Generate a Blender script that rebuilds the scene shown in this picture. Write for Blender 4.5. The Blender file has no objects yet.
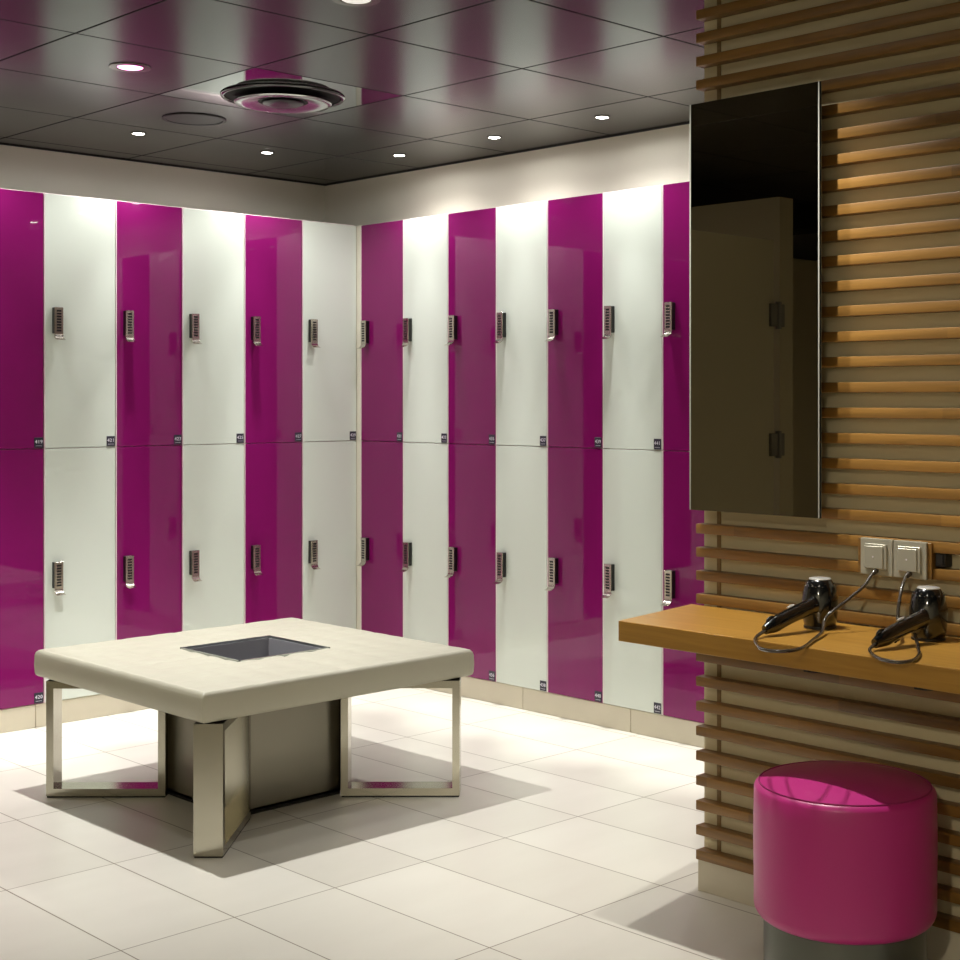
import bpy, bmesh, math, random
from mathutils import Vector, Matrix
random.seed(7)
scene = bpy.context.scene
C = scene.collection
PI = math.pi

# ------------------------------------------------------------------ dimensions (metres)
XR, YL = 4.256, 5.525          # locker door planes: right wall (x) and left wall (y)
XC, YC = 4.405, 5.977          # wall face above the lockers
ZC = 2.374                     # ceiling
ZT, ZS, ZB = 2.119, 1.104, 0.094
W = 0.3103
XP = 3.048                     # face of the partition behind the slats
YE = 2.455                     # free end of the partition

# ------------------------------------------------------------------ materials
def lin(c):
    return tuple((v/12.92 if v <= .04045 else ((v+.055)/1.055)**2.4) for v in c)
def rgb(r, g, b):
    return lin((r/255, g/255, b/255)) + (1.0,)

def mat(name, col, rough=.5, metal=0.0, coat=0.0, coat_rough=.03, spec=.5, bump=0.0, bscale=60.0, var=0.0, vscale=4.0):
    m = bpy.data.materials.new(name); m.use_nodes = True
    nt = m.node_tree; p = nt.nodes['Principled BSDF']
    p.inputs['Base Color'].default_value = col
    p.inputs['Roughness'].default_value = rough
    p.inputs['Metallic'].default_value = metal
    p.inputs['Coat Weight'].default_value = coat
    p.inputs['Coat Roughness'].default_value = coat_rough
    p.inputs['Specular IOR Level'].default_value = spec
    tc = nt.nodes.new('ShaderNodeTexCoord')
    if bump:
        n = nt.nodes.new('ShaderNodeTexNoise'); n.inputs['Scale'].default_value = bscale
        n.inputs['Detail'].default_value = 4
        nt.links.new(tc.outputs['Object'], n.inputs['Vector'])
        b = nt.nodes.new('ShaderNodeBump'); b.inputs['Strength'].default_value = bump; b.inputs['Distance'].default_value = .004
        nt.links.new(n.outputs['Fac'], b.inputs['Height']); nt.links.new(b.outputs['Normal'], p.inputs['Normal'])
    if var:
        n = nt.nodes.new('ShaderNodeTexNoise'); n.inputs['Scale'].default_value = vscale
        n.inputs['Detail'].default_value = 5
        nt.links.new(tc.outputs['Object'], n.inputs['Vector'])
        mx = nt.nodes.new('ShaderNodeMix'); mx.data_type = 'RGBA'
        mx.inputs['A'].default_value = tuple(c*(1-var) for c in col[:3]) + (1,)
        mx.inputs['B'].default_value = tuple(min(1, c*(1+var)) for c in col[:3]) + (1,)
        nt.links.new(n.outputs['Fac'], mx.inputs['Factor']); nt.links.new(mx.outputs['Result'], p.inputs['Base Color'])
    return m

def emis(name, col, strength):
    m = bpy.data.materials.new(name); m.use_nodes = True
    nt = m.node_tree; p = nt.nodes['Principled BSDF']
    p.inputs['Base Color'].default_value = (.8, .8, .8, 1)
    p.inputs['Emission Color'].default_value = col
    p.inputs['Emission Strength'].default_value = strength
    return m

def tile_floor():
    m = bpy.data.materials.new('floor_tile'); m.use_nodes = True
    nt = m.node_tree; N = nt.nodes; L = nt.links; p = N['Principled BSDF']
    tc = N.new('ShaderNodeTexCoord'); sp = N.new('ShaderNodeSeparateXYZ'); L.new(tc.outputs['Object'], sp.inputs[0])
    def mth(op, a, b=None, c=None):
        n = N.new('ShaderNodeMath'); n.operation = op
        for i, v in enumerate((a, b, c)):
            if v is None: continue
            if isinstance(v, (int, float)): n.inputs[i].default_value = v
            else: L.new(v, n.inputs[i])
        return n.outputs[0]
    def axis(out, off, pitch):
        t = mth('DIVIDE', mth('SUBTRACT', out, off), pitch)
        fr = mth('FRACT', t); idx = mth('FLOOR', t)
        d = mth('MULTIPLY', mth('MINIMUM', fr, mth('SUBTRACT', 1.0, fr)), pitch)
        return d, idx
    dx, ix = axis(sp.outputs['X'], 1.733, .3115)
    dy, iy = axis(sp.outputs['Y'], 3.153, .6045)
    d = mth('MINIMUM', dx, dy)
    mr = N.new('ShaderNodeMapRange'); mr.inputs['From Min'].default_value = .0008; mr.inputs['From Max'].default_value = .0022
    L.new(d, mr.inputs['Value'])
    wn = N.new('ShaderNodeTexWhiteNoise'); wn.noise_dimensions = '2D'
    cb = N.new('ShaderNodeCombineXYZ'); L.new(ix, cb.inputs[0]); L.new(iy, cb.inputs[1]); L.new(cb.outputs[0], wn.inputs['Vector'])
    ns = N.new('ShaderNodeTexNoise'); ns.inputs['Scale'].default_value = 3.2; ns.inputs['Detail'].default_value = 6
    mp = N.new('ShaderNodeMapping'); mp.inputs['Scale'].default_value = (1, 3, 1)
    L.new(tc.outputs['Object'], mp.inputs[0]); L.new(mp.outputs[0], ns.inputs['Vector'])
    s = mth('ADD', mth('MULTIPLY', wn.outputs['Value'], .5), mth('MULTIPLY', ns.outputs['Fac'], .5))
    mx = N.new('ShaderNodeMix'); mx.data_type = 'RGBA'
    mx.inputs['A'].default_value = rgb(204, 200, 188); mx.inputs['B'].default_value = rgb(222, 219, 208)
    L.new(s, mx.inputs['Factor'])
    m2 = N.new('ShaderNodeMix'); m2.data_type = 'RGBA'
    m2.inputs['A'].default_value = rgb(105, 92, 70); L.new(mx.outputs['Result'], m2.inputs['B'])
    L.new(mr.outputs['Result'], m2.inputs['Factor']); L.new(m2.outputs['Result'], p.inputs['Base Color'])
    p.inputs['Roughness'].default_value = .33
    p.inputs['Specular IOR Level'].default_value = .4
    return m

def wood(name, dark, light, rough=.38, segs=True, blend=.5):
    m = bpy.data.materials.new(name); m.use_nodes = True
    nt = m.node_tree; N = nt.nodes; L = nt.links; p = N['Principled BSDF']
    tc = N.new('ShaderNodeTexCoord'); oi = N.new('ShaderNodeObjectInfo')
    add = N.new('ShaderNodeVectorMath'); add.operation = 'ADD'
    mu = N.new('ShaderNodeMath'); mu.operation = 'MULTIPLY'; mu.inputs[1].default_value = 37.0
    L.new(oi.outputs['Random'], mu.inputs[0])
    L.new(tc.outputs['Object'], add.inputs[0]); L.new(mu.outputs[0], add.inputs[1])
    mp = N.new('ShaderNodeMapping'); mp.inputs['Scale'].default_value = (38, 2.2, 38)
    L.new(add.outputs[0], mp.inputs[0])
    n1 = N.new('ShaderNodeTexNoise'); n1.inputs['Scale'].default_value = 1.6; n1.inputs['Detail'].default_value = 8
    n1.inputs['Distortion'].default_value = .8
    L.new(mp.outputs[0], n1.inputs['Vector'])
    mp2 = N.new('ShaderNodeMapping'); mp2.inputs['Scale'].default_value = (5, 1.1, 5)
    L.new(add.outputs[0], mp2.inputs[0])
    n2 = N.new('ShaderNodeTexNoise'); n2.inputs['Scale'].default_value = 1.0; n2.inputs['Detail'].default_value = 2
    L.new(mp2.outputs[0], n2.inputs['Vector'])
    sp = N.new('ShaderNodeSeparateXYZ'); L.new(add.outputs[0], sp.inputs[0])
    fl = N.new('ShaderNodeMath'); fl.operation = 'MULTIPLY'; fl.inputs[1].default_value = 1.9; L.new(sp.outputs['Y'], fl.inputs[0])
    f2 = N.new('ShaderNodeMath'); f2.operation = 'FLOOR'; L.new(fl.outputs[0], f2.inputs[0])
    cb = N.new('ShaderNodeCombineXYZ'); L.new(f2.outputs[0], cb.inputs[0]); L.new(oi.outputs['Random'], cb.inputs[1])
    wn = N.new('ShaderNodeTexWhiteNoise'); wn.noise_dimensions = '2D'; L.new(cb.outputs[0], wn.inputs['Vector'])
    def mth(op, a, b):
        n = N.new('ShaderNodeMath'); n.operation = op
        for i, v in enumerate((a, b)):
            if isinstance(v, (int, float)): n.inputs[i].default_value = v
            else: L.new(v, n.inputs[i])
        return n.outputs[0]
    s = mth('ADD', mth('MULTIPLY', n1.outputs['Fac'], .75), mth('MULTIPLY', n2.outputs['Fac'], .45))
    s = mth('ADD', s, mth('MULTIPLY', wn.outputs['Value'], .32 if segs else 0))
    mr = N.new('ShaderNodeMapRange'); mr.inputs['From Min'].default_value = .35; mr.inputs['From Max'].default_value = 1.1 if segs else .85
    L.new(s, mr.inputs['Value'])
    mx = N.new('ShaderNodeMix'); mx.data_type = 'RGBA'; mx.inputs['A'].default_value = dark; mx.inputs['B'].default_value = light
    L.new(mr.outputs['Result'], mx.inputs['Factor']); L.new(mx.outputs['Result'], p.inputs['Base Color'])
    p.inputs['Roughness'].default_value = rough
    b = N.new('ShaderNodeBump'); b.inputs['Strength'].default_value = .15; b.inputs['Distance'].default_value = .001
    L.new(n1.outputs['Fac'], b.inputs['Height']); L.new(b.outputs['Normal'], p.inputs['Normal'])
    return m

def brushed(name, col, rough=.3, sc=(2, 2, 220)):
    m = mat(name, col, rough, 1.0)
    nt = m.node_tree; N = nt.nodes; L = nt.links; p = N['Principled BSDF']
    tc = N.new('ShaderNodeTexCoord'); mp = N.new('ShaderNodeMapping'); mp.inputs['Scale'].default_value = sc
    L.new(tc.outputs['Object'], mp.inputs[0])
    n = N.new('ShaderNodeTexNoise'); n.inputs['Scale'].default_value = 1.0; L.new(mp.outputs[0], n.inputs['Vector'])
    mr = N.new('ShaderNodeMapRange'); mr.inputs['To Min'].default_value = rough*.8; mr.inputs['To Max'].default_value = rough*1.25
    L.new(n.outputs['Fac'], mr.inputs['Value']); L.new(mr.outputs['Result'], p.inputs['Roughness'])
    return m

M = {}
M['floor'] = tile_floor()
M['wall'] = mat('painted_plaster', rgb(222, 219, 204), .7, bump=.06, bscale=120, var=.03)
M['partition'] = mat('partition_plaster', rgb(212, 200, 166), .75, bump=.06, bscale=120, var=.04)
M['cubicle'] = mat('cubicle_laminate', rgb(176, 164, 132), .55, var=.03)
M['doorleaf'] = mat('door_laminate', rgb(182, 172, 142), .5, var=.02)
M['plinth'] = mat('plinth_tile', rgb(206, 198, 178), .35, var=.06, vscale=7)
M['ceiling'] = mat('ceiling_metal_panel', rgb(38, 38, 37), .23, .18, spec=.34)
M['plate'] = mat('ceiling_gloss_plate', rgb(60, 60, 59), .04, .5, spec=.6)
M['gap'] = mat('ceiling_gap', rgb(14, 14, 13), .8)
M['purple'] = mat('purple_glass', rgb(124, 20, 92), .4, 0, .8, .02, spec=.0)
M['white'] = mat('white_glass', rgb(211, 218, 209), .4, 0, .9, .02, spec=.0)
M['carcass'] = mat('locker_carcass', rgb(240, 222, 224), .4)
M['filler'] = mat('filler_panel', rgb(222, 216, 200), .4)
M['chrome'] = mat('lock_chrome', rgb(200, 192, 182), .18, 1.0)
M['black'] = mat('black_plastic', rgb(16, 14, 15), .3)
M['tag'] = mat('tag_plate', rgb(36, 33, 52), .3)
M['digit'] = mat('tag_digits', rgb(225, 220, 232), .5)
M['leather'] = mat('cream_leather', rgb(182, 179, 161), .42, bump=.12, bscale=260, var=.015)
M['steel'] = brushed('brushed_steel', rgb(176, 172, 158), .16, (3, 3, 3))
M['steelbox'] = brushed('pedestal_steel', rgb(146, 141, 128), .34, (3, 3, 3))
M['liner'] = mat('bin_liner_metal', rgb(150, 150, 156), .4, .2)
M['foot'] = mat('rubber_foot', rgb(18, 16, 14), .7)
M['pinkfab'] = mat('magenta_leatherette', rgb(182, 42, 122), .36, bump=.05, bscale=300, var=.02)
M['stoolbase'] = mat('stool_base_metal', rgb(96, 98, 90), .35, .7)
M['seam'] = mat('magenta_seam', rgb(150, 26, 98), .5)
M['slat'] = wood('slat_oak', rgb(92, 64, 25), rgb(152, 110, 50), .42)
M['shelf'] = wood('shelf_oak', rgb(146, 104, 40), rgb(174, 130, 56), .32, segs=False)
M['batten'] = wood('batten_wood', rgb(122, 98, 62), rgb(150, 124, 84), .6, segs=False)
M['mirror'] = mat('smoked_mirror', rgb(136, 131, 120), .0, 1.0)
M['mirroredge'] = mat('mirror_edge', rgb(150, 150, 142), .3, 0)
M['outlet'] = mat('outlet_aluminium', rgb(176, 172, 156), .35, .35)
M['dark'] = mat('dark_recess', rgb(22, 19, 18), .5)
M['dryer'] = mat('dryer_gloss_black', rgb(14, 14, 14), .16, 0, 1.0, .05)
M['dryercap'] = mat('dryer_silver_cap', rgb(205, 203, 198), .3, .5)
M['cable'] = mat('cable_rubber', rgb(62, 54, 46), .22, 0, 1.0, .08)
M['lens'] = emis('downlight_lens', (1.0, .97, .88, 1), 30)
M['pinklens'] = emis('pink_downlight_lens', rgb(255, 150, 215), 3.2)
M['dimlens'] = emis('dim_downlight_lens', (1.0, .96, .86, 1), .5)
M['ring'] = mat('downlight_ring', rgb(120, 118, 112), .25, .9)
M['vent'] = mat('vent_gloss', rgb(30, 29, 29), .08, .4, .5)
M['ventsilver'] = mat('vent_silver', rgb(176, 180, 178), .2, .9)
M['speaker'] = mat('speaker_grille', rgb(52, 51, 50), .45, .4)
M['hinge'] = mat('hinge_metal', rgb(120, 118, 112), .4, .8)

# ------------------------------------------------------------------ mesh helpers
def new(): return bmesh.new()
def box(bm, x0, x1, y0, y1, z0, z1, mi=0, bev=0.0, seg=2):
    r = bmesh.ops.create_cube(bm, size=1.0)
    vs = r['verts']
    for v in vs:
        v.co.x = x0 if v.co.x < 0 else x1
        v.co.y = y0 if v.co.y < 0 else y1
        v.co.z = z0 if v.co.z < 0 else z1
    fs = {f for v in vs for f in v.link_faces}
    for f in fs: f.material_index = mi
    if bev:
        es = list({e for v in vs for e in v.link_edges})
        b = bmesh.ops.bevel(bm, geom=es, offset=bev, segments=seg, affect='EDGES', profile=.5)
        for f in b['faces']: f.material_index = mi
    return bm
def prism(bm, pts, z0, z1, mi=0):
    lo = [bm.verts.new((x, y, z0)) for x, y in pts]; hi = [bm.verts.new((x, y, z1)) for x, y in pts]
    n = len(pts)
    fs = [bm.faces.new(lo[::-1]), bm.faces.new(hi)]
    for i in range(n): fs.append(bm.faces.new((lo[i], lo[(i+1) % n], hi[(i+1) % n], hi[i])))
    for f in fs: f.material_index = mi
    return fs
def lathe(bm, prof, n=48, mi=0, cx=0, cy=0, cap0=True, cap1=True):
    rings = []
    for r, z in prof:
        rings.append([bm.verts.new((cx+r*math.cos(2*PI*i/n), cy+r*math.sin(2*PI*i/n), z)) for i in range(n)])
    for k in range(len(rings)-1):
        m_ = mi[k] if isinstance(mi, (list, tuple)) else mi
        for i in range(n):
            j = (i+1) % n
            f = bm.faces.new((rings[k][i], rings[k][j], rings[k+1][j], rings[k+1][i])); f.material_index = m_
    if cap0: bm.faces.new(rings[0][::-1]).material_index = mi[0] if isinstance(mi, (list, tuple)) else mi
    if cap1: bm.faces.new(rings[-1]).material_index = mi[-1] if isinstance(mi, (list, tuple)) else mi
def sweep(bm, pts, rad, n=14, mi=0, flat=1.0):
    pts = [Vector(p) for p in pts]; rings = []; up = Vector((0, 0, 1))
    for i, p in enumerate(pts):
        t = (pts[min(i+1, len(pts)-1)] - pts[max(i-1, 0)]).normalized()
        s = t.cross(up); s = s.normalized() if s.length > 1e-4 else Vector((1, 0, 0))
        u = s.cross(t).normalized(); r = rad[i] if isinstance(rad, (list, tuple)) else rad
        rings.append([bm.verts.new(p + s*r*math.cos(2*PI*k/n)*flat + u*r*math.sin(2*PI*k/n)) for k in range(n)])
    for a in range(len(rings)-1):
        for k in range(n):
            j = (k+1) % n
            bm.faces.new((rings[a][k], rings[a][j], rings[a+1][j], rings[a+1][k])).material_index = mi
    bm.faces.new(rings[0][::-1]).material_index = mi; bm.faces.new(rings[-1]).material_index = mi
def spline(pts, per=10):
    P = [Vector(p) for p in pts]; P = [P[0]*2-P[1]] + P + [P[-1]*2-P[-2]]; out = []
    for i in range(1, len(P)-2):
        for k in range(per):
            t = k/per; a, b, c, d = P[i-1], P[i], P[i+1], P[i+2]
            out.append(.5*((2*b)+(c-a)*t+(2*a-5*b+4*c-d)*t*t+(3*b-a-3*c+d)*t**3))
    out.append(P[-2]); return out

def obj(name, bm, mats, parent=None, smooth=False, loc=None):
    bmesh.ops.recalc_face_normals(bm, faces=bm.faces[:])
    me = bpy.data.meshes.new(name); bm.to_mesh(me); bm.free()
    if not isinstance(mats, (list, tuple)): mats = [mats]
    for m in mats: me.materials.append(M[m])
    if smooth:
        for p in me.polygons: p.use_smooth = True
        me.set_sharp_from_angle(angle=math.radians(smooth if smooth is not True else 40))
    o = bpy.data.objects.new(name, me); C.objects.link(o)
    if parent: o.parent = parent
    if loc: o.location = loc
    return o
def tag(o, label=None, cat=None, group=None, kind=None):
    if label: o['label'] = label
    if cat: o['category'] = cat
    if group: o['group'] = group
    if kind: o['kind'] = kind
    return o
def thing(name, label, cat, loc=(0, 0, 0), rz=0, group=None):
    o = bpy.data.objects.new(name, None); C.objects.link(o); o.empty_display_size = .1
    o.location = loc; o.rotation_euler = (0, 0, rz)
    return tag(o, label, cat, group)
def struct(name, bm, m, **k):
    return tag(obj(name, bm, m, **k), kind='structure')
def copy_tree(o, parent=None):
    c = o.copy(); C.objects.link(c)
    if parent: c.parent = parent
    for ch in list(o.children): copy_tree(ch, c)
    return c

# ------------------------------------------------------------------ room shell
X0, Y0 = -2.0, -1.8
struct('floor', box(new(), X0, 4.9, Y0, 6.2, -.06, 0), 'floor')
# ceiling: dark lay-in metal panels with open joints over a black void
bm = new()
box(bm, X0-.1, 4.9, Y0-.1, 6.2, ZC+.012, ZC+.05, 1)
PITX, PITY = .6205, .602
xs = [2.684 + i*PITX for i in range(-8, 4)]; ys = [4.020 + i*PITY for i in range(-10, 5)]
for x in xs:
    for y in ys:
        xa, xb = max(x, X0), min(x+PITX, XC-.006); ya, yb = max(y, Y0), min(y+PITY, YC-.006)
        if xb-xa < .02 or yb-ya < .02: continue
        if abs(x-2.684) < .01 and abs(y-4.020) < .01: continue      # this bay holds the air diffuser's plate
        box(bm, xa+.003, xb-.003, ya+.003, yb-.003, ZC, ZC+.012, 0, .0016, 1)
struct('ceiling', bm, ['ceiling', 'gap'])
bm = new(); box(bm, X0, XC, YC-.012, YC, ZC-.005, ZC+.004); struct('trim_1', bm, 'gap')
bm = new(); box(bm, XC-.012, XC, Y0, YC, ZC-.005, ZC+.004); struct('trim_2', bm, 'gap')
# walls; the upper part stands behind the locker fronts
bm = new(); box(bm, X0-.12, 4.9, YC, YC+.15, 0, ZC+.05); struct('wall_left', bm, 'wall')
bm = new()
box(bm, 4.76, 4.9, Y0, YC, 0, ZC+.05); box(bm, XC, 4.76, Y0, YC, ZT+.012, ZC+.05)
struct('wall_right', bm, 'wall')
bm = new(); box(bm, X0-.12, X0, Y0-.12, YC, 0, ZC+.05); struct('wall_far_side', bm, 'wall')
bm = new(); box(bm, X0, 4.9, Y0-.12, Y0, 0, ZC+.05); struct('wall_back', bm, 'wall')
bm = new(); box(bm, XP, XP+.16, Y0, YE, 0, ZC); struct('wall_partition', bm, 'partition')
# tiled plinths
def plinth(name, a0, a1, joint, fixed, along):
    bm = new(); k = math.floor((a0-joint)/.604); p = joint + k*.604
    while p < a1:
        q0, q1 = max(p, a0)+.001, min(p+.604, a1)-.001
        if q1-q0 > .01:
            if along == 'x': box(bm, q0, q1, fixed, fixed+.02, 0, ZB-.002, 0, .0015, 1)
            else: box(bm, fixed, fixed+.02, q0, q1, 0, ZB-.002, 0, .0015, 1)
        p += .604
    if along == 'x': box(bm, a0, a1, fixed+.003, fixed+.018, 0, ZB-.004, 1)
    else: box(bm, fixed+.003, fixed+.018, a0, a1, 0, ZB-.004, 1)
    return struct(name, bm, ['plinth', 'batten'])
plinth('baseboard_left', .62, XR+.008, 2.672, YL+.008, 'x')
plinth('baseboard_right', Y0, YL+.008, 3.802, XR+.008, 'y')
plinth('baseboard_partition', Y0, YE, 2.455, XP-.022, 'y').location = (-.007, 0, 0)
# cubicle wall with an open door, seen only in the mirror
bm = new()
box(bm, .50, .60, 3.86, 3.93, 0, 2.2); box(bm, .50, .60, 4.70, YC, 0, 2.2); box(bm, .50, .60, 3.93, 4.70, 2.02, 2.2)
struct('wall_cubicle', bm, 'cubicle')
bm = new(); box(bm, X0, .50, 5.0, 5.06, 0, 2.12); struct('wall_cubicle_inner', bm, 'cubicle')
d = struct('door_1', box(new(), .665, 1.42, 3.845, 3.885, .01, 2.0, 0, .002, 1), 'doorleaf')
for z in (.35, 1.05, 1.62):
    bm = new(); box(bm, .600, .700, 3.832, 3.848, z, z+.10, 0, .002, 1); lathe(bm, [(.014, z-.01), (.014, z+.11)], 12, 0, .640, 3.838)
    obj('hinge', bm, 'hinge', d)

# ------------------------------------------------------------------ lockers
G = .0034
def door_mesh(col, z0, z1):
    return box(new(), G, W-G, 0, .019, z0+.0015, z1-.0015, 0, .0012, 1)
def lock_mesh():
    # origin: centre of the body on the door face, reaching out towards -y
    bm = new()
    w, h, d = .0180, .052, .021
    box(bm, -w, w, -d, 0, -h, h, 1, .0015, 1)                       # black housing
    box(bm, -w-.0004, w+.0004, -d-.003, -d, -h-.004, h+.001, 0, .001, 1)    # silver face plate
    for i in range(8):
        z = h-.014-i*.0112
        box(bm, -.0095, .0095, -d-.0036, -d-.0026, z-.0036, z+.0036, 1)
    # curved pull lip below the face
    prof = []
    for k in range(9):
        a = k/8*math.radians(80)
        prof.append((-d-.0015-.030*(1-math.cos(a)), -h-.004-.021*math.sin(a)))
    vs = []
    for (y, z) in prof:
        vs.append([bm.verts.new((sx*w*1.0, y+dy, z+dz)) for sx, dy, dz in ((-1, 0, 0), (1, 0, 0), (1, .0036, -.0016), (-1, .0036, -.0016))])
    for a, b in zip(vs[:-1], vs[1:]):
        for i in range(4):
            j = (i+1) % 4; bm.faces.new((a[i], a[j], b[j], b[i])).material_index = 0
    bm.faces.new(vs[0]); bm.faces.new(vs[-1][::-1])
    return bm
LOCK_BM = lock_mesh()
bmesh.ops.recalc_face_normals(LOCK_BM, faces=LOCK_BM.faces[:])
lock_me = bpy.data.meshes.new('combination_lock'); LOCK_BM.to_mesh(lock_me); LOCK_BM.free()
lock_me.materials.append(M['chrome']); lock_me.materials.append(M['black'])

def text_faces(txt, size):
    cu = bpy.data.curves.new('digits', 'FONT'); cu.body = txt; cu.size = size; cu.align_x = 'CENTER'; cu.align_y = 'CENTER'
    cu.extrude = .0003; cu.resolution_u = 2; cu.space_character = 1.05
    o = bpy.data.objects.new('digits', cu); C.objects.link(o)
    dg = bpy.context.evaluated_depsgraph_get(); dg.update()
    me = bpy.data.meshes.new_from_object(o.evaluated_get(dg))
    bpy.data.objects.remove(o); bpy.data.curves.remove(cu)
    return me
def tag_mesh(txt):
    bm = new()
    me = text_faces(txt, .020)
    bm.from_mesh(me); bpy.data.meshes.remove(me)
    for v in bm.verts:       # text lies in xy: stand it up, facing -y
        x, y, z = v.co; v.co = Vector((x*1.05, -.0021-z, y+.003))
    for f in bm.faces: f.material_index = 1
    box(bm, -.0185, .0185, -.0018, 0, -.0205, .0205, 0, .0006, 1)
    box(bm, -.013, .013, -.0021, -.0017, -.013, -.0118, 1)
    return bm

def locker(x, y, rz, colour, nums, label, group, lock_dx=.050):
    t = thing('locker', label, 'locker', (x, y, 0), rz, group)
    bm = new()
    box(bm, 0.0003, W-.0003, .020, .44, ZB, ZT)
    box(bm, 0.0003, W-.0003, .020, .44, ZT, ZT+.0035)
    box(bm, .0003, .0032, -.0002, .021, ZB, ZT); box(bm, W-.0036, W-.0003, .012, .021, ZB, ZT)
    obj('carcass', bm, 'carcass', t)
    for (z0, z1, zl, num) in ((ZS, ZT, 1.614, nums[0]), (ZB, ZS, .599, nums[1])):
        dr = obj('door', door_mesh(colour, z0, z1), colour, t)
        lk = bpy.data.objects.new('combination_lock', lock_me); C.objects.link(lk); lk.parent = dr
        lk.location = (lock_dx, 0, zl); lk['label'] = 'chrome combination lock with black keys and pull lip'
        ng = obj('number_tag', tag_mesh(num), ['tag', 'digit'], dr, loc=(W-G-.0205, 0, z0+.024))
        ng['label'] = 'small dark number tag'
    return t
ORD = ['', 'second', 'third', 'fourth', 'fifth', 'sixth', 'seventh', 'eighth', 'ninth', 'tenth']
# left wall: from the corner outwards
for i in range(9):
    col = 'white' if i % 2 == 0 else 'purple'
    where = ('white glass two-door locker column in the room corner, at the end of the left wall' if i == 0 else
             'glossy %s two-door locker column on the left wall, %s from the corner' % (col, ORD[i]))
    locker(XR - (i+1)*W, YL, 0, col, ('%d' % (429-2*i), '%d' % (430-2*i)), where, 'lockers along the left wall')
# right wall
yr = YL-.031
for i in range(9):
    col = 'purple' if i % 2 == 0 else 'white'
    where = ('purple glass two-door locker column right of the corner strip, first on the right wall' if i == 0 else
             'glossy %s two-door locker column on the right-hand wall, %s from the corner' % (col, ORD[i]))
    locker(XR, yr - i*W, -PI/2, col, ('%d' % (431+2*i), '%d' % (432+2*i)), where, 'lockers along the right wall', .047)
# pale corner filler and a closing panel
bm = new(); box(bm, XR-.0005, XR+.02, yr+.0005, YL+.02, ZB, ZT, 0, .001, 1); struct('trim_3', bm, 'filler')
bm = new(); box(bm, .60, XR-9*W-.001, YL, YL+.02, 0, ZT, 0); struct('trim_4', bm, 'filler')

# ------------------------------------------------------------------ bench
BX, BY = 2.742, 4.110
bench = thing('bench', 'square cream leather bench with a central opening on diagonal steel frame legs', 'bench', (BX, BY, 0))
HS, HX, HY_, HH = .512, .013, .015, .176      # half size, hole centre, hole half size
def cushion():
    bm = new()
    zt, zb = .477, .385
    def axis(hc):
        s = set([-HS, -HS+.0015, -HS+.004, -HS+.008, -HS+.012, -HS+.016, -HS+.021, HS, HS-.0015, HS-.004, HS-.008, HS-.012, HS-.016, HS-.021, hc-HH, hc+HH, hc-HH-.006, hc+HH+.006, hc-HH-.016, hc+HH+.016])
        n = 64
        for i in range(1, n):
            v = -HS + 2*HS*i/n
            if min(abs(v-q) for q in s) > .006: s.add(v)
        return sorted(s)
    ax, ay = axis(HX), axis(HY_)
    def drop(d, r=.011):
        return 0 if d >= r else r - math.sqrt(max(0, r*r-(r-d)**2))
    V = {}
    for i, x in enumerate(ax):
        for j, y in enumerate(ay):
            de = min(HS-abs(x), HS-abs(y)); dh = max(abs(x-HX), abs(y-HY_))-HH
            if dh < -1e-5: continue
            P = .1024
            q = (abs(math.sin(PI*(x+HS)/P))*abs(math.sin(PI*(y+HS)/P)))**.35
            z = zt - .008 + .008*q*min(1, de/.03)*min(1, max(dh, 0)/.02+.2) - drop(de) - drop(max(dh, 0), .012)
            # piping ridge round the outer edge
            z += .0024*math.exp(-((de-.010)/.0035)**2)
            V[i, j] = bm.verts.new((x, y, z))
    for i in range(len(ax)-1):
        for j in range(len(ay)-1):
            k = [(i, j), (i+1, j), (i+1, j+1), (i, j+1)]
            cx, cy = (ax[i]+ax[i+1])/2, (ay[j]+ay[j+1])/2
            if max(abs(cx-HX), abs(cy-HY_)) < HH-1e-5: continue
            bm.faces.new([V[a] for a in k])
    be = [e for e in bm.edges if e.is_boundary]
    levels = [zt-.022, zt-.055, zb+.012, zb+.004, zb]
    outs = [0.001, .002, .0005, -.002, -.008]
    for z, o in zip(levels, outs):
        r = bmesh.ops.extrude_edge_only(bm, edges=be)
        vs = [g for g in r['geom'] if isinstance(g, bmesh.types.BMVert)]
        be = [g for g in r['geom'] if isinstance(g, bmesh.types.BMEdge)]
        for v in vs:
            inner = max(abs(v.co.x-HX), abs(v.co.y-HY_)) < HH+.03
            v.co.z = z
            if inner: continue
            for a in (0, 1):
                if abs(v.co[a]) > HS-.012: v.co[a] = math.copysign(HS+o if abs(v.co[a]) > HS-.012 else v.co[a], v.co[a])
    return bm
cu = obj('cushion', cushion(), 'leather', bench, smooth=50)
# underside board
bm = new(); box(bm, -HS+.03, HX-HH-.01, -HS+.03, HS-.03, .380, .392); box(bm, HX+HH+.01, HS-.03, -HS+.03, HS-.03, .380, .392)
box(bm, HX-HH-.01, HX+HH+.01, -HS+.03, HY_-HH-.01, .380, .392); box(bm, HX-HH-.01, HX+HH+.01, HY_+HH+.01, HS-.03, .380, .392)
obj('base_board', bm, 'dark', bench)
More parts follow.
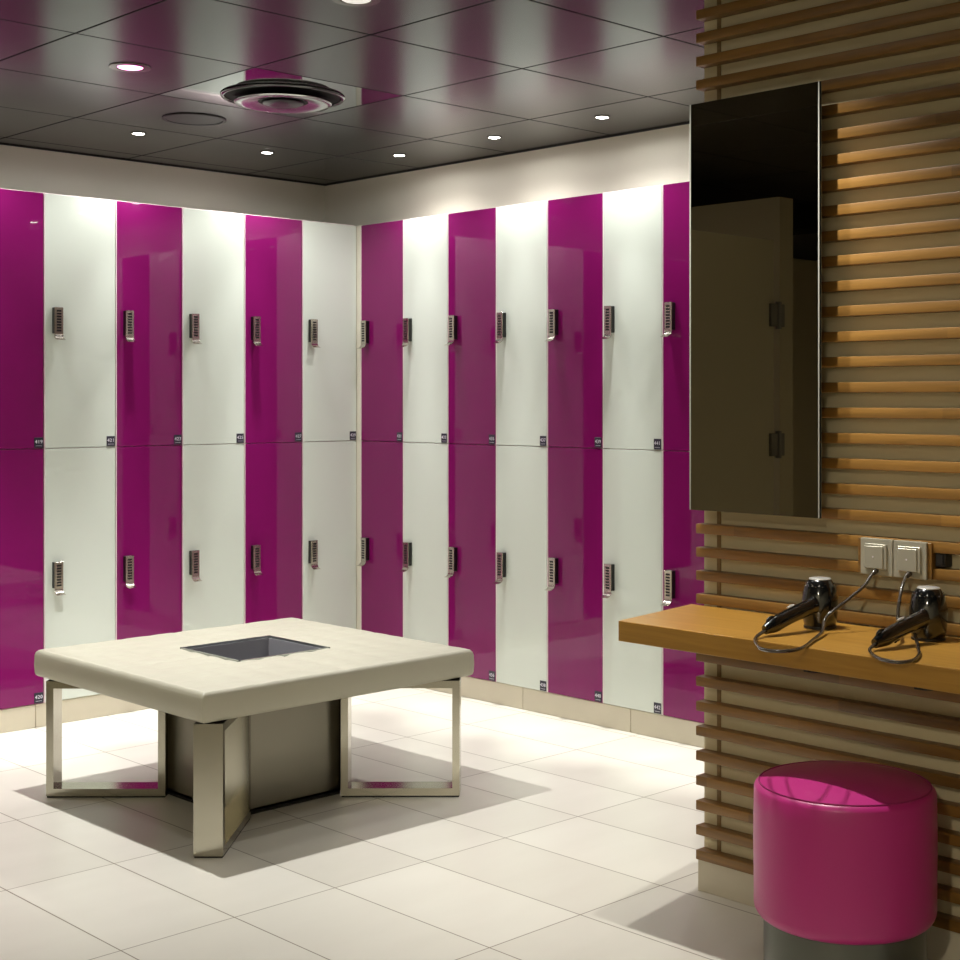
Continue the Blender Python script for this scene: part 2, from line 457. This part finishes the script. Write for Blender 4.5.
# opening: thin steel rim and metal lined well
bm = new()
for a, b, c, d2 in ((-1, -1, -1, 1), (1, 1, -1, 1), (-1, 1, -1, -1), (-1, 1, 1, 1)):
    x0, x1, y0, y1 = a*HH, b*HH, c*HH, d2*HH
    if a == b: x0, x1 = (x0, x0+.005) if a < 0 else (x0-.005, x0)
    if c == d2: y0, y1 = (y0, y0+.005) if c < 0 else (y0-.005, y0)
    box(bm, HX+x0, HX+x1, HY_+y0, HY_+y1, .36, .4760)
obj('opening_rim', bm, 'ventsilver', bench)
bm = new(); h = HH-.0055; t_ = .003
box(bm, HX-h, HX-h+t_, HY_-h, HY_+h, .12, .468); box(bm, HX+h-t_, HX+h, HY_-h, HY_+h, .12, .468)
box(bm, HX-h, HX+h, HY_-h, HY_-h+t_, .12, .468); box(bm, HX-h, HX+h, HY_+h-t_, HY_+h, .12, .468)
box(bm, HX-h, HX+h, HY_-h, HY_+h, .12, .124)
obj('well_liner', bm, 'liner', bench)
bm = new(); S = .205; cx_, cy_ = -.012, -.014
for (x0, x1, y0, y1) in ((-S, -S+.012, -S, S), (S-.012, S, -S, S), (-S, S, -S, -S+.012), (-S, S, S-.012, S)):
    box(bm, cx_+x0, cx_+x1, cy_+y0, cy_+y1, .012, .380)
box(bm, cx_-S, cx_+S, cy_-S, cy_+S, .012, .02)
box(bm, cx_-S+.004, cx_+S-.004, cy_-S+.004, cy_+S-.004, 0, .012, 1)
obj('pedestal_box', bm, ['steelbox', 'foot'], bench)
# four closed rectangular frames standing on the diagonals
def leg_bm():
    bm = new()          # local: x outwards along the diagonal from .302 to .689, y across
    a, b, w, t = .286, .674, .042, .024
    zt = .380
    O_ = [(a, .005), (b, .005), (b, zt), (a, zt)]; I_ = [(a+t, .005+t), (b-t, .005+t), (b-t, zt-t), (a+t, zt-t)]
    vo = [[bm.verts.new((x, y, z)) for x, z in O_] for y in (-w, w)]; vi = [[bm.verts.new((x, y, z)) for x, z in I_] for y in (-w, w)]
    for i in range(4):
        j = (i+1) % 4
        for q in (0, 1): bm.faces.new((vo[q][i], vo[q][j], vi[q][j], vi[q][i]))
        bm.faces.new((vo[0][i], vo[0][j], vo[1][j], vo[1][i])); bm.faces.new((vi[0][i], vi[0][j], vi[1][j], vi[1][i]))
    bmesh.ops.bevel(bm, geom=[e for e in bm.edges if len(e.link_faces) == 2 and e.calc_face_angle(0) > .5], offset=.0015, segments=2, affect='EDGES', profile=.5)
    box(bm, a+.002, b-.002, -w+.002, w-.002, 0, .0055, 1)
    return bm
leg0 = None
for k in range(4):
    if leg0 is None:
        leg0 = obj('leg_frame', leg_bm(), ['steel', 'foot'], bench, smooth=30); lg = leg0
    else:
        lg = leg0.copy(); C.objects.link(lg); lg.parent = bench
    lg.rotation_euler = (0, 0, PI/4 + k*PI/2); lg.location = (-.010, -.022, 0)

# ------------------------------------------------------------------ slatted cladding
clad = thing('slat_cladding', 'golden oak horizontal slats fixed across the partition wall behind mirror and counter', 'wall cladding', (XP, YE, 0))
SH, SD = .0255, .036
zs = []
z = .084
for i in range(9): zs.append(.084 + i*.0655)           # below the counter
for i in range(24): zs.append(.762 + .006 + i*.0616) if 0 else None
SF = 3.012
up = [.7605 + i*.0617 for i in range(0, 27)]
zs = [q for q in zs if q < .66] + [q for q in up if q + SH < ZC-.004]
def slat_bm(L):
    return box(new(), SF-XP, -.0012, -L, 0, 0, SH, 0, .002, 2)
s0 = None
for q in zs:
    if s0 is None:
        s0 = obj('slat', slat_bm(3.9), 'slat', clad, smooth=30); s = s0
    else:
        s = s0.copy(); C.objects.link(s); s.parent = clad
    s.location = (0, 0, q)
# vertical joint strip behind the slats near the free end
bm = new(); box(bm, -.0030, .0, -.057, -.045, .10, ZC-.004); obj('cover_strip', bm, 'batten', clad)

# ------------------------------------------------------------------ counter shelf
shelf = thing('counter_shelf', 'thick honey oak counter shelf running along the slatted wall under the mirror', 'shelf', (SF, YE, .707))
bm = new()
pts = [(2.660-SF, 2.412-YE), (2.660-SF, .55-YE), (0.0-.0005, .55-YE), (-.0005, 2.470-YE)]
prism(bm, pts, 0, .050)
bmesh.ops.bevel(bm, geom=bm.edges[:], offset=.0015, segments=2, affect='EDGES', profile=.5)
obj('board', bm, 'shelf', shelf)
for (x, y) in ((2.705, 1.866), (2.705, 1.591), (2.705, 1.30)):
    bm = new(); lathe(bm, [(.022, -.009), (.024, -.006), (.024, 0)], 24, 0, x-SF, y-YE)
    box(bm, x-SF-.035, x-SF+.035, y-YE-.006, y-YE+.006, -.006, 0)
    f_ = obj('fixing', bm, 'dark', shelf); f_['label'] = 'dark metal fixing under the shelf'

# ------------------------------------------------------------------ mirror
mir = thing('wall_mirror', 'tall frameless smoked mirror hanging on the slatted wall above the counter', 'mirror', (SF, 2.225, 1.012))
my0, my1, mxf = 2.030, 2.434, 2.962
bm = new()
box(bm, mxf-SF, mxf-SF+.006, my0-2.225, my1-2.225, 0, 1.056)
for f in bm.faces: f.material_index = 0 if f.calc_center_median().x < mxf-SF+.0005 else 1
obj('glass', bm, ['mirror', 'mirroredge'], mir)
bm = new()
for (yy0, yy1, z0, z1) in ((my0, my0+.0035, 0, 1.056), (my1-.0035, my1, 0, 1.056)):
    box(bm, mxf-SF-.0012, mxf-SF+.008, yy0-2.225, yy1-2.225, z0, z1)
obj('edge_strip', bm, 'mirroredge', mir)
bm = new(); box(bm, mxf-SF+.0062, -.001, my0+.06-2.225, my1-.06-2.225, .08, .98); obj('backing_panel', bm, 'dark', mir)

# ------------------------------------------------------------------ sockets
def outlet(y, label):
    t = thing('wall_outlet', label, 'outlet', (SF, y, .926), 0, 'outlets above the counter')
    bm = new(); box(bm, -.011, -.001, -.0435, .0435, -.0435, .0435, 0, .0015, 2); obj('frame', bm, 'outlet', t)
    bm = new()
    box(bm, -.0155, -.011, -.030, .030, -.028, .031, 0, .0012, 1)
    box(bm, -.0185, -.0155, -.022, .028, -.027, .026, 0, .0012, 1)
    box(bm, -.0195, -.0185, .003, .006, -.001, .002, 1)
    obj('flap_cover', bm, ['outlet', 'digit'], t)
    bm = new(); sweep(bm, [(-.011, 0, -.032), (-.018, 0, -.034), (-.024, .002, -.040)], [.007, .0065, .005], 12); obj('plug', bm, 'cable', t, smooth=40)
    return t
outlet(1.8965, 'grey metal socket plate behind the left hair dryer, its flap closed over a plug')
outlet(1.8065, 'grey metal socket plate behind the right hair dryer, beside the small black box')
bm = new(); box(bm, 3.014, XP-.001, 1.722, 1.748, .914, .947, 0, .002, 1); box(bm, 3.012, 3.016, 1.727, 1.743, .919, .942, 0)
sb = obj('switch_box', bm, 'dark'); tag(sb, 'small black box on the slats right of the two grey sockets', 'switch')
bm = new(); box(bm, 3.006, XP-.001, 1.752, 1.950, .885, .968, 0, .001, 1); bb = obj('mounting_block', bm, 'slat', clad); bb.location = (-XP, -YE, 0)

# ------------------------------------------------------------------ hair dryers
def dryer(bx, by, tip, hroot, loop, cord, label):
    t = thing('hair_dryer', label, 'hair dryer', (bx, by, .757), 0, 'hair dryers on the counter')
    o = Vector((bx, by, .757))
    bm = new()
    lathe(bm, [(.034, .0), (.036, .002), (.040, .018), (.0435, .045), (.0425, .072), (.0375, .097), (.031, .110), (.0272, .1145), (.026, .1155)], 40, 0)
    for k in range(14):          # small vents below the crown
        a = k*2*PI/14
        for zz, rr in ((.1005, .0366), (.1065, .0338)):
            g = bmesh.ops.create_icosphere(bm, subdivisions=1, radius=.0012)
            for v in g['verts']: v.co += Vector((rr*math.cos(a+zz*30), rr*math.sin(a+zz*30), zz))
            for f in {f for v in g['verts'] for f in v.link_faces}: f.material_index = 1
    obj('housing', bm, ['dryer', 'ring'], t, smooth=60)
    bm = new(); lathe(bm, [(.0258, .1145), (.0258, .1170), (.0240, .1185), (.014, .1190), (.002, .1192)], 32); obj('intake_cap', bm, 'dryercap', t, smooth=50)
    bm = new(); lathe(bm, [(.0365, 0), (.0385, .001), (.0385, .006), (.0370, .007)], 32); 
    obj('outlet_ring', bm, 'black', t, smooth=40)
    hr, tp = Vector(hroot), Vector(tip)
    mid = hr.lerp(tp, .45) + Vector((0, 0, .002))
    pts = [p - o for p in spline([hr + (hr-tp)*.12, hr, mid, hr.lerp(tp, .8)+Vector((0, 0, .001)), tp], 6)]
    n = len(pts)
    rad = []
    for i in range(n):
        u = i/(n-1)
        rad.append(.0215 - .003*math.sin(u*PI) if u < .72 else .0192 - (u-.72)*.030)
    bm = new(); sweep(bm, pts, rad, 18, 0, .82); obj('handle', bm, 'dryer', t, smooth=50)
    # rocker switch on top of the handle
    dr = (tp-hr).normalized(); c = hr.lerp(tp, .42)-o+Vector((0, 0, .024))
    bm = new(); sweep(bm, [c-dr*.011, c, c+dr*.011], [.002, .003, .002], 10, 0, 1.5); k_ = obj('switch', bm, 'dryercap', t, smooth=40); k_['label'] = 'silver switch'
    # hanging hook at the end of the handle
    sd = Vector((-dr.y, dr.x, 0)).normalized(); e = hr.lerp(tp, .86)-o+Vector((0, 0, .012))
    up_ = (Vector((0, 0, 1))-dr*dr.z).normalized()
    ring = [e+dr*(.015*math.cos(a))+up_*(.011*math.sin(a)) for a in [i*PI/10 for i in range(0, 11)]]
    bm = new(); sweep(bm, ring, .0022, 8); obj('hanging_loop', bm, 'black', t, smooth=40)
    bm = new(); sweep(bm, [p-o for p in spline(cord, 12)], .0040, 10); obj('power_cord', bm, 'cable', t, smooth=60)
    if loop:
        bm = new(); sweep(bm, [p-o for p in spline(loop, 12)], .0040, 10); obj('power_cord', bm, 'cable', t, smooth=60)
    return t
dryer(2.915, 1.997, (2.712, 2.008, .773), (2.855, 1.988, .812), None,
      [(2.987, 1.8985, .887), (2.955, 1.902, .860), (2.905, 1.918, .828), (2.862, 1.932, .803), (2.846, 1.938, .785), (2.810, 1.918, .769), (2.725, 1.885, .763),
       (2.615, 1.842, .762), (2.558, 1.852, .762), (2.556, 1.898, .761), (2.598, 1.946, .761), (2.640, 1.982, .762), (2.680, 2.002, .766), (2.716, 2.007, .772)],
      'black hair dryer on the counter below the mirror, left of the two')
dryer(2.945, 1.725, (2.728, 1.728, .773), (2.880, 1.712, .808), [(2.732, 1.728, .772), (2.700, 1.722, .765), (2.660, 1.690, .762), (2.625, 1.645, .762), (2.620, 1.605, .762), (2.66, 1.594, .762), (2.735, 1.624, .762), (2.80, 1.666, .762), (2.838, 1.690, .766), (2.855, 1.706, .782)],
      [(2.987, 1.8085, .887), (2.962, 1.802, .870), (2.938, 1.795, .840), (2.928, 1.793, .810), (2.915, 1.785, .785), (2.86, 1.745, .770), (2.81, 1.728, .768)],
      'black hair dryer on the counter nearest the right edge, below the black box')

# ------------------------------------------------------------------ stool
SX, SY = 2.763, 1.828
st = thing('stool', 'round magenta leatherette stool half under the counter against the slatted wall', 'stool', (SX, SY, 0))
R = .2000
prof = [(.02, .152)] + [(R-.03+.03*math.sin(a), .182-.03*math.cos(a)) for a in [k*PI/2/6 for k in range(7)]]
prof += [(R, .25), (R+.001, .32), (R, .40)]
prof += [(R-.020+.020*math.cos(a), .430+.020*math.sin(a)) for a in [k*PI/2/6 for k in range(1, 7)]]
prof += [(R-.040, .4560), (R-.075, .4630), (.06, .4715), (.01, .4725)]
bm = new(); lathe(bm, prof, 72); obj('seat', bm, 'pinkfab', st, smooth=60)
bm = new()
a_ = [(math.cos(2*PI*k/96)*(R-.0120), math.sin(2*PI*k/96)*(R-.0120), .4485) for k in range(97)]
sweep(bm, a_, .0022, 6); obj('piping', bm, 'seam', st, smooth=60)
bm = new(); lathe(bm, [(.176, 0), (.178, .004), (.178, .153)], 64); obj('base', bm, 'stoolbase', st, smooth=40)

# ------------------------------------------------------------------ ceiling fittings
def downlight(x, y, label, r=.024, lens='lens', group='small downlights along the lockers'):
    t = thing('recessed_downlight', label, 'ceiling light', (x, y, ZC), 0, group)
    bm = new(); k_ = 1.28 if r < .03 else 1.58
    bm = new(); lathe(bm, [(r*(k_-.1), 0), (r*k_, -.0005), (r*(k_-.02), -.003), (r*1.05, -.0035), (r*.98, -.001), (r*.98, .0)], 36, cap0=False, cap1=False); obj('trim_ring', bm, 'ring', t, smooth=40)
    bm = new(); lathe(bm, [(r*.97, -.0005), (r*.9, -.003), (r*.5, -.0045), (r*.05, -.005)], 32); obj('lens', bm, lens, t, smooth=60)
    return t
def spot(x, y, power, size, blend, col=(1, .95, .84), r=.03, z=ZC-.012, tilt=None, lobe='beam'):
    l = bpy.data.lights.new(lobe, 'SPOT'); l.energy = power; l.spot_size = math.radians(size); l.spot_blend = blend
    l.color = col; l.shadow_soft_size = r
    o = bpy.data.objects.new('spot_lamp', l); C.objects.link(o); o.location = (x, y, z)
    if tilt: o.rotation_euler = Vector(tilt).to_track_quat('-Z', 'Y').to_euler()
    return o
LP = [(3.645, 5.365, 'small bright ceiling downlight above the left lockers, nearest the corner'),
      (3.018, 5.350, 'small bright ceiling downlight beside the flush round loudspeaker'),
      (2.400, 5.335, 'small bright ceiling downlight cut by the left edge of the picture'),
      (1.780, 5.340, 'small ceiling downlight above the left lockers, farthest from the corner'),
      (4.093, 5.010, 'small bright ceiling downlight above the right lockers, nearest the corner'),
      (4.088, 4.392, 'small bright ceiling downlight above the right lockers, second from the corner'),
      (4.083, 3.785, 'small bright ceiling downlight above the right lockers, third from the corner'),
      (4.083, 3.180, 'small ceiling downlight above the right lockers, hidden behind the mirror edge'),
      (4.083, 2.570, 'small ceiling downlight behind the partition, farthest along the right lockers')]
WALLP = 30
for x, y, lb in LP:
    downlight(x, y, lb); spot(x, y, WALLP, 46, 1.0, (1, .985, .955), r=.03); spot(x, y, 150, 23, 1.0, (1, .985, .955), r=.03, lobe='core'); spot(x, y, 17, 146, .8, (1, .985, .955), r=.05, lobe='wash'); spot(x, y, 2.2, 177, .2, (1, .985, .955), r=.03, lobe='spill')
downlight(2.398, 4.303, 'pinkish recessed downlight with a wide ring above the bench', .042, 'pinklens', 'larger downlights in the room')
downlight(2.416, 3.140, 'recessed downlight cut off by the top edge of the picture', .042, 'dimlens', 'larger downlights in the room')
spot(2.398, 4.303, 185, 92, .8, (1, .985, .965), r=.022, lobe='main')
spot(2.416, 3.140, 10, 110, .7, (1, .97, .93), r=.025, lobe='second')
for y_, lb in ((2.41, 'recessed downlight over the counter, nearer the lockers'), (2.16, 'recessed downlight over the counter, nearer the dryers')):
    downlight(2.60, y_, lb, .024, 'lens', 'downlights over the counter')
    spot(2.60, y_, 64, 82, .9, (1, .98, .92), tilt=(.27, -.10, -1), r=.018, lobe='counter')

# air diffuser: glossy plate filling one ceiling bay with a round swirl outlet
vx, vy = 3.012, 4.335
t = thing('air_diffuser', 'round glossy black ceiling air diffuser on a shiny square plate above the bench', 'air vent', (vx, vy, ZC))
bm = new(); box(bm, 2.687-vx, 2.684+PITX-.003-vx, 4.023-vy, 4.020+PITY-.003-vy, 0, .012, 0, .0012, 1); obj('plate', bm, 'plate', t)
bm = new(); lathe(bm, [(.216, 0), (.218, -.003), (.214, -.007), (.206, -.008), (.203, -.004), (.203, -.0005)], 72, cap0=False, cap1=False); obj('outer_ring', bm, 'vent', t, smooth=50)
bm = new(); lathe(bm, [(.2025, -.0008), (.20, -.0014), (.02, -.0018)], 72); obj('dark_throat', bm, 'gap', t)
bm = new(); lathe(bm, [(.150, -.014), (.168, -.021), (.171, -.025), (.166, -.029), (.145, -.030), (.115, -.026), (.088, -.020)], 64, cap1=False); obj('saucer', bm, 'ventsilver', t, smooth=50)
bm = new(); lathe(bm, [(.092, -.018), (.005, -.0185)], 48); obj('core_plate', bm, 'gap', t)
bm = new(); lathe(bm, [(.070, -.019), (.072, -.026), (.060, -.031), (.03, -.033), (.003, -.0335)], 48); obj('centre_cone', bm, 'black', t, smooth=50)
# flush loudspeaker
t = thing('ceiling_speaker', 'flush dark round ceiling loudspeaker between the diffuser and a small downlight', 'speaker', (3.015, 4.925, ZC))
bm = new(); lathe(bm, [(.118, 0), (.120, -.003), (.116, -.005), (.108, -.004), (.107, -.001)], 64, cap0=False, cap1=False); obj('rim', bm, 'speaker', t, smooth=40)
bm = new(); lathe(bm, [(.106, -.0005), (.105, -.0022), (.01, -.0030)], 64); obj('grille', bm, 'speaker', t, smooth=50)

# ------------------------------------------------------------------ room fill: added unseen lamps that brighten slats, stool and bench sides
for (x, y, p_, lb) in ((1.16, 3.14, 5, 'added fill lamp in a downlight ring, left of the camera over the open floor'), (1.50, 1.20, 5, 'added fill lamp in a downlight ring, over the open floor beside the camera'), (-.9, .2, 150, 'added fill lamp in a downlight ring, above the camera')):
    downlight(x, y, lb, .042, 'lens', 'larger downlights in the room')
    spot(x, y, p_, 172, .4, (1, .89, .68), r=.05, lobe='fill%d' % p_)

# ------------------------------------------------------------------ camera
cam = bpy.data.cameras.new('camera'); co = bpy.data.objects.new('camera', cam); C.objects.link(co)
TH = .7793
co.location = (0, 0, 1.3)
co.rotation_euler = (PI/2, 0, TH - PI/2)
cam.sensor_width = 36; cam.sensor_fit = 'HORIZONTAL'
cam.lens = 1462.8/960*36
cam.shift_x = -(555.7-480)/960
cam.shift_y = -(480-399.2)/960
cam.clip_start = .02
scene.camera = co
w = bpy.data.worlds.new('world'); scene.world = w; w.use_nodes = True
w.node_tree.nodes['Background'].inputs['Color'].default_value = (.02, .02, .02, 1)
vs = scene.view_settings
vs.view_transform = 'Standard'; vs.look = 'None'; vs.exposure = 0.22; vs.gamma = 1.0; vs.use_curve_mapping = False
scene.cycles.use_denoising = True
scene.cycles.max_bounces = 10; scene.cycles.diffuse_bounces = 5; scene.cycles.glossy_bounces = 6
scene.cycles.sample_clamp_indirect = 6.0
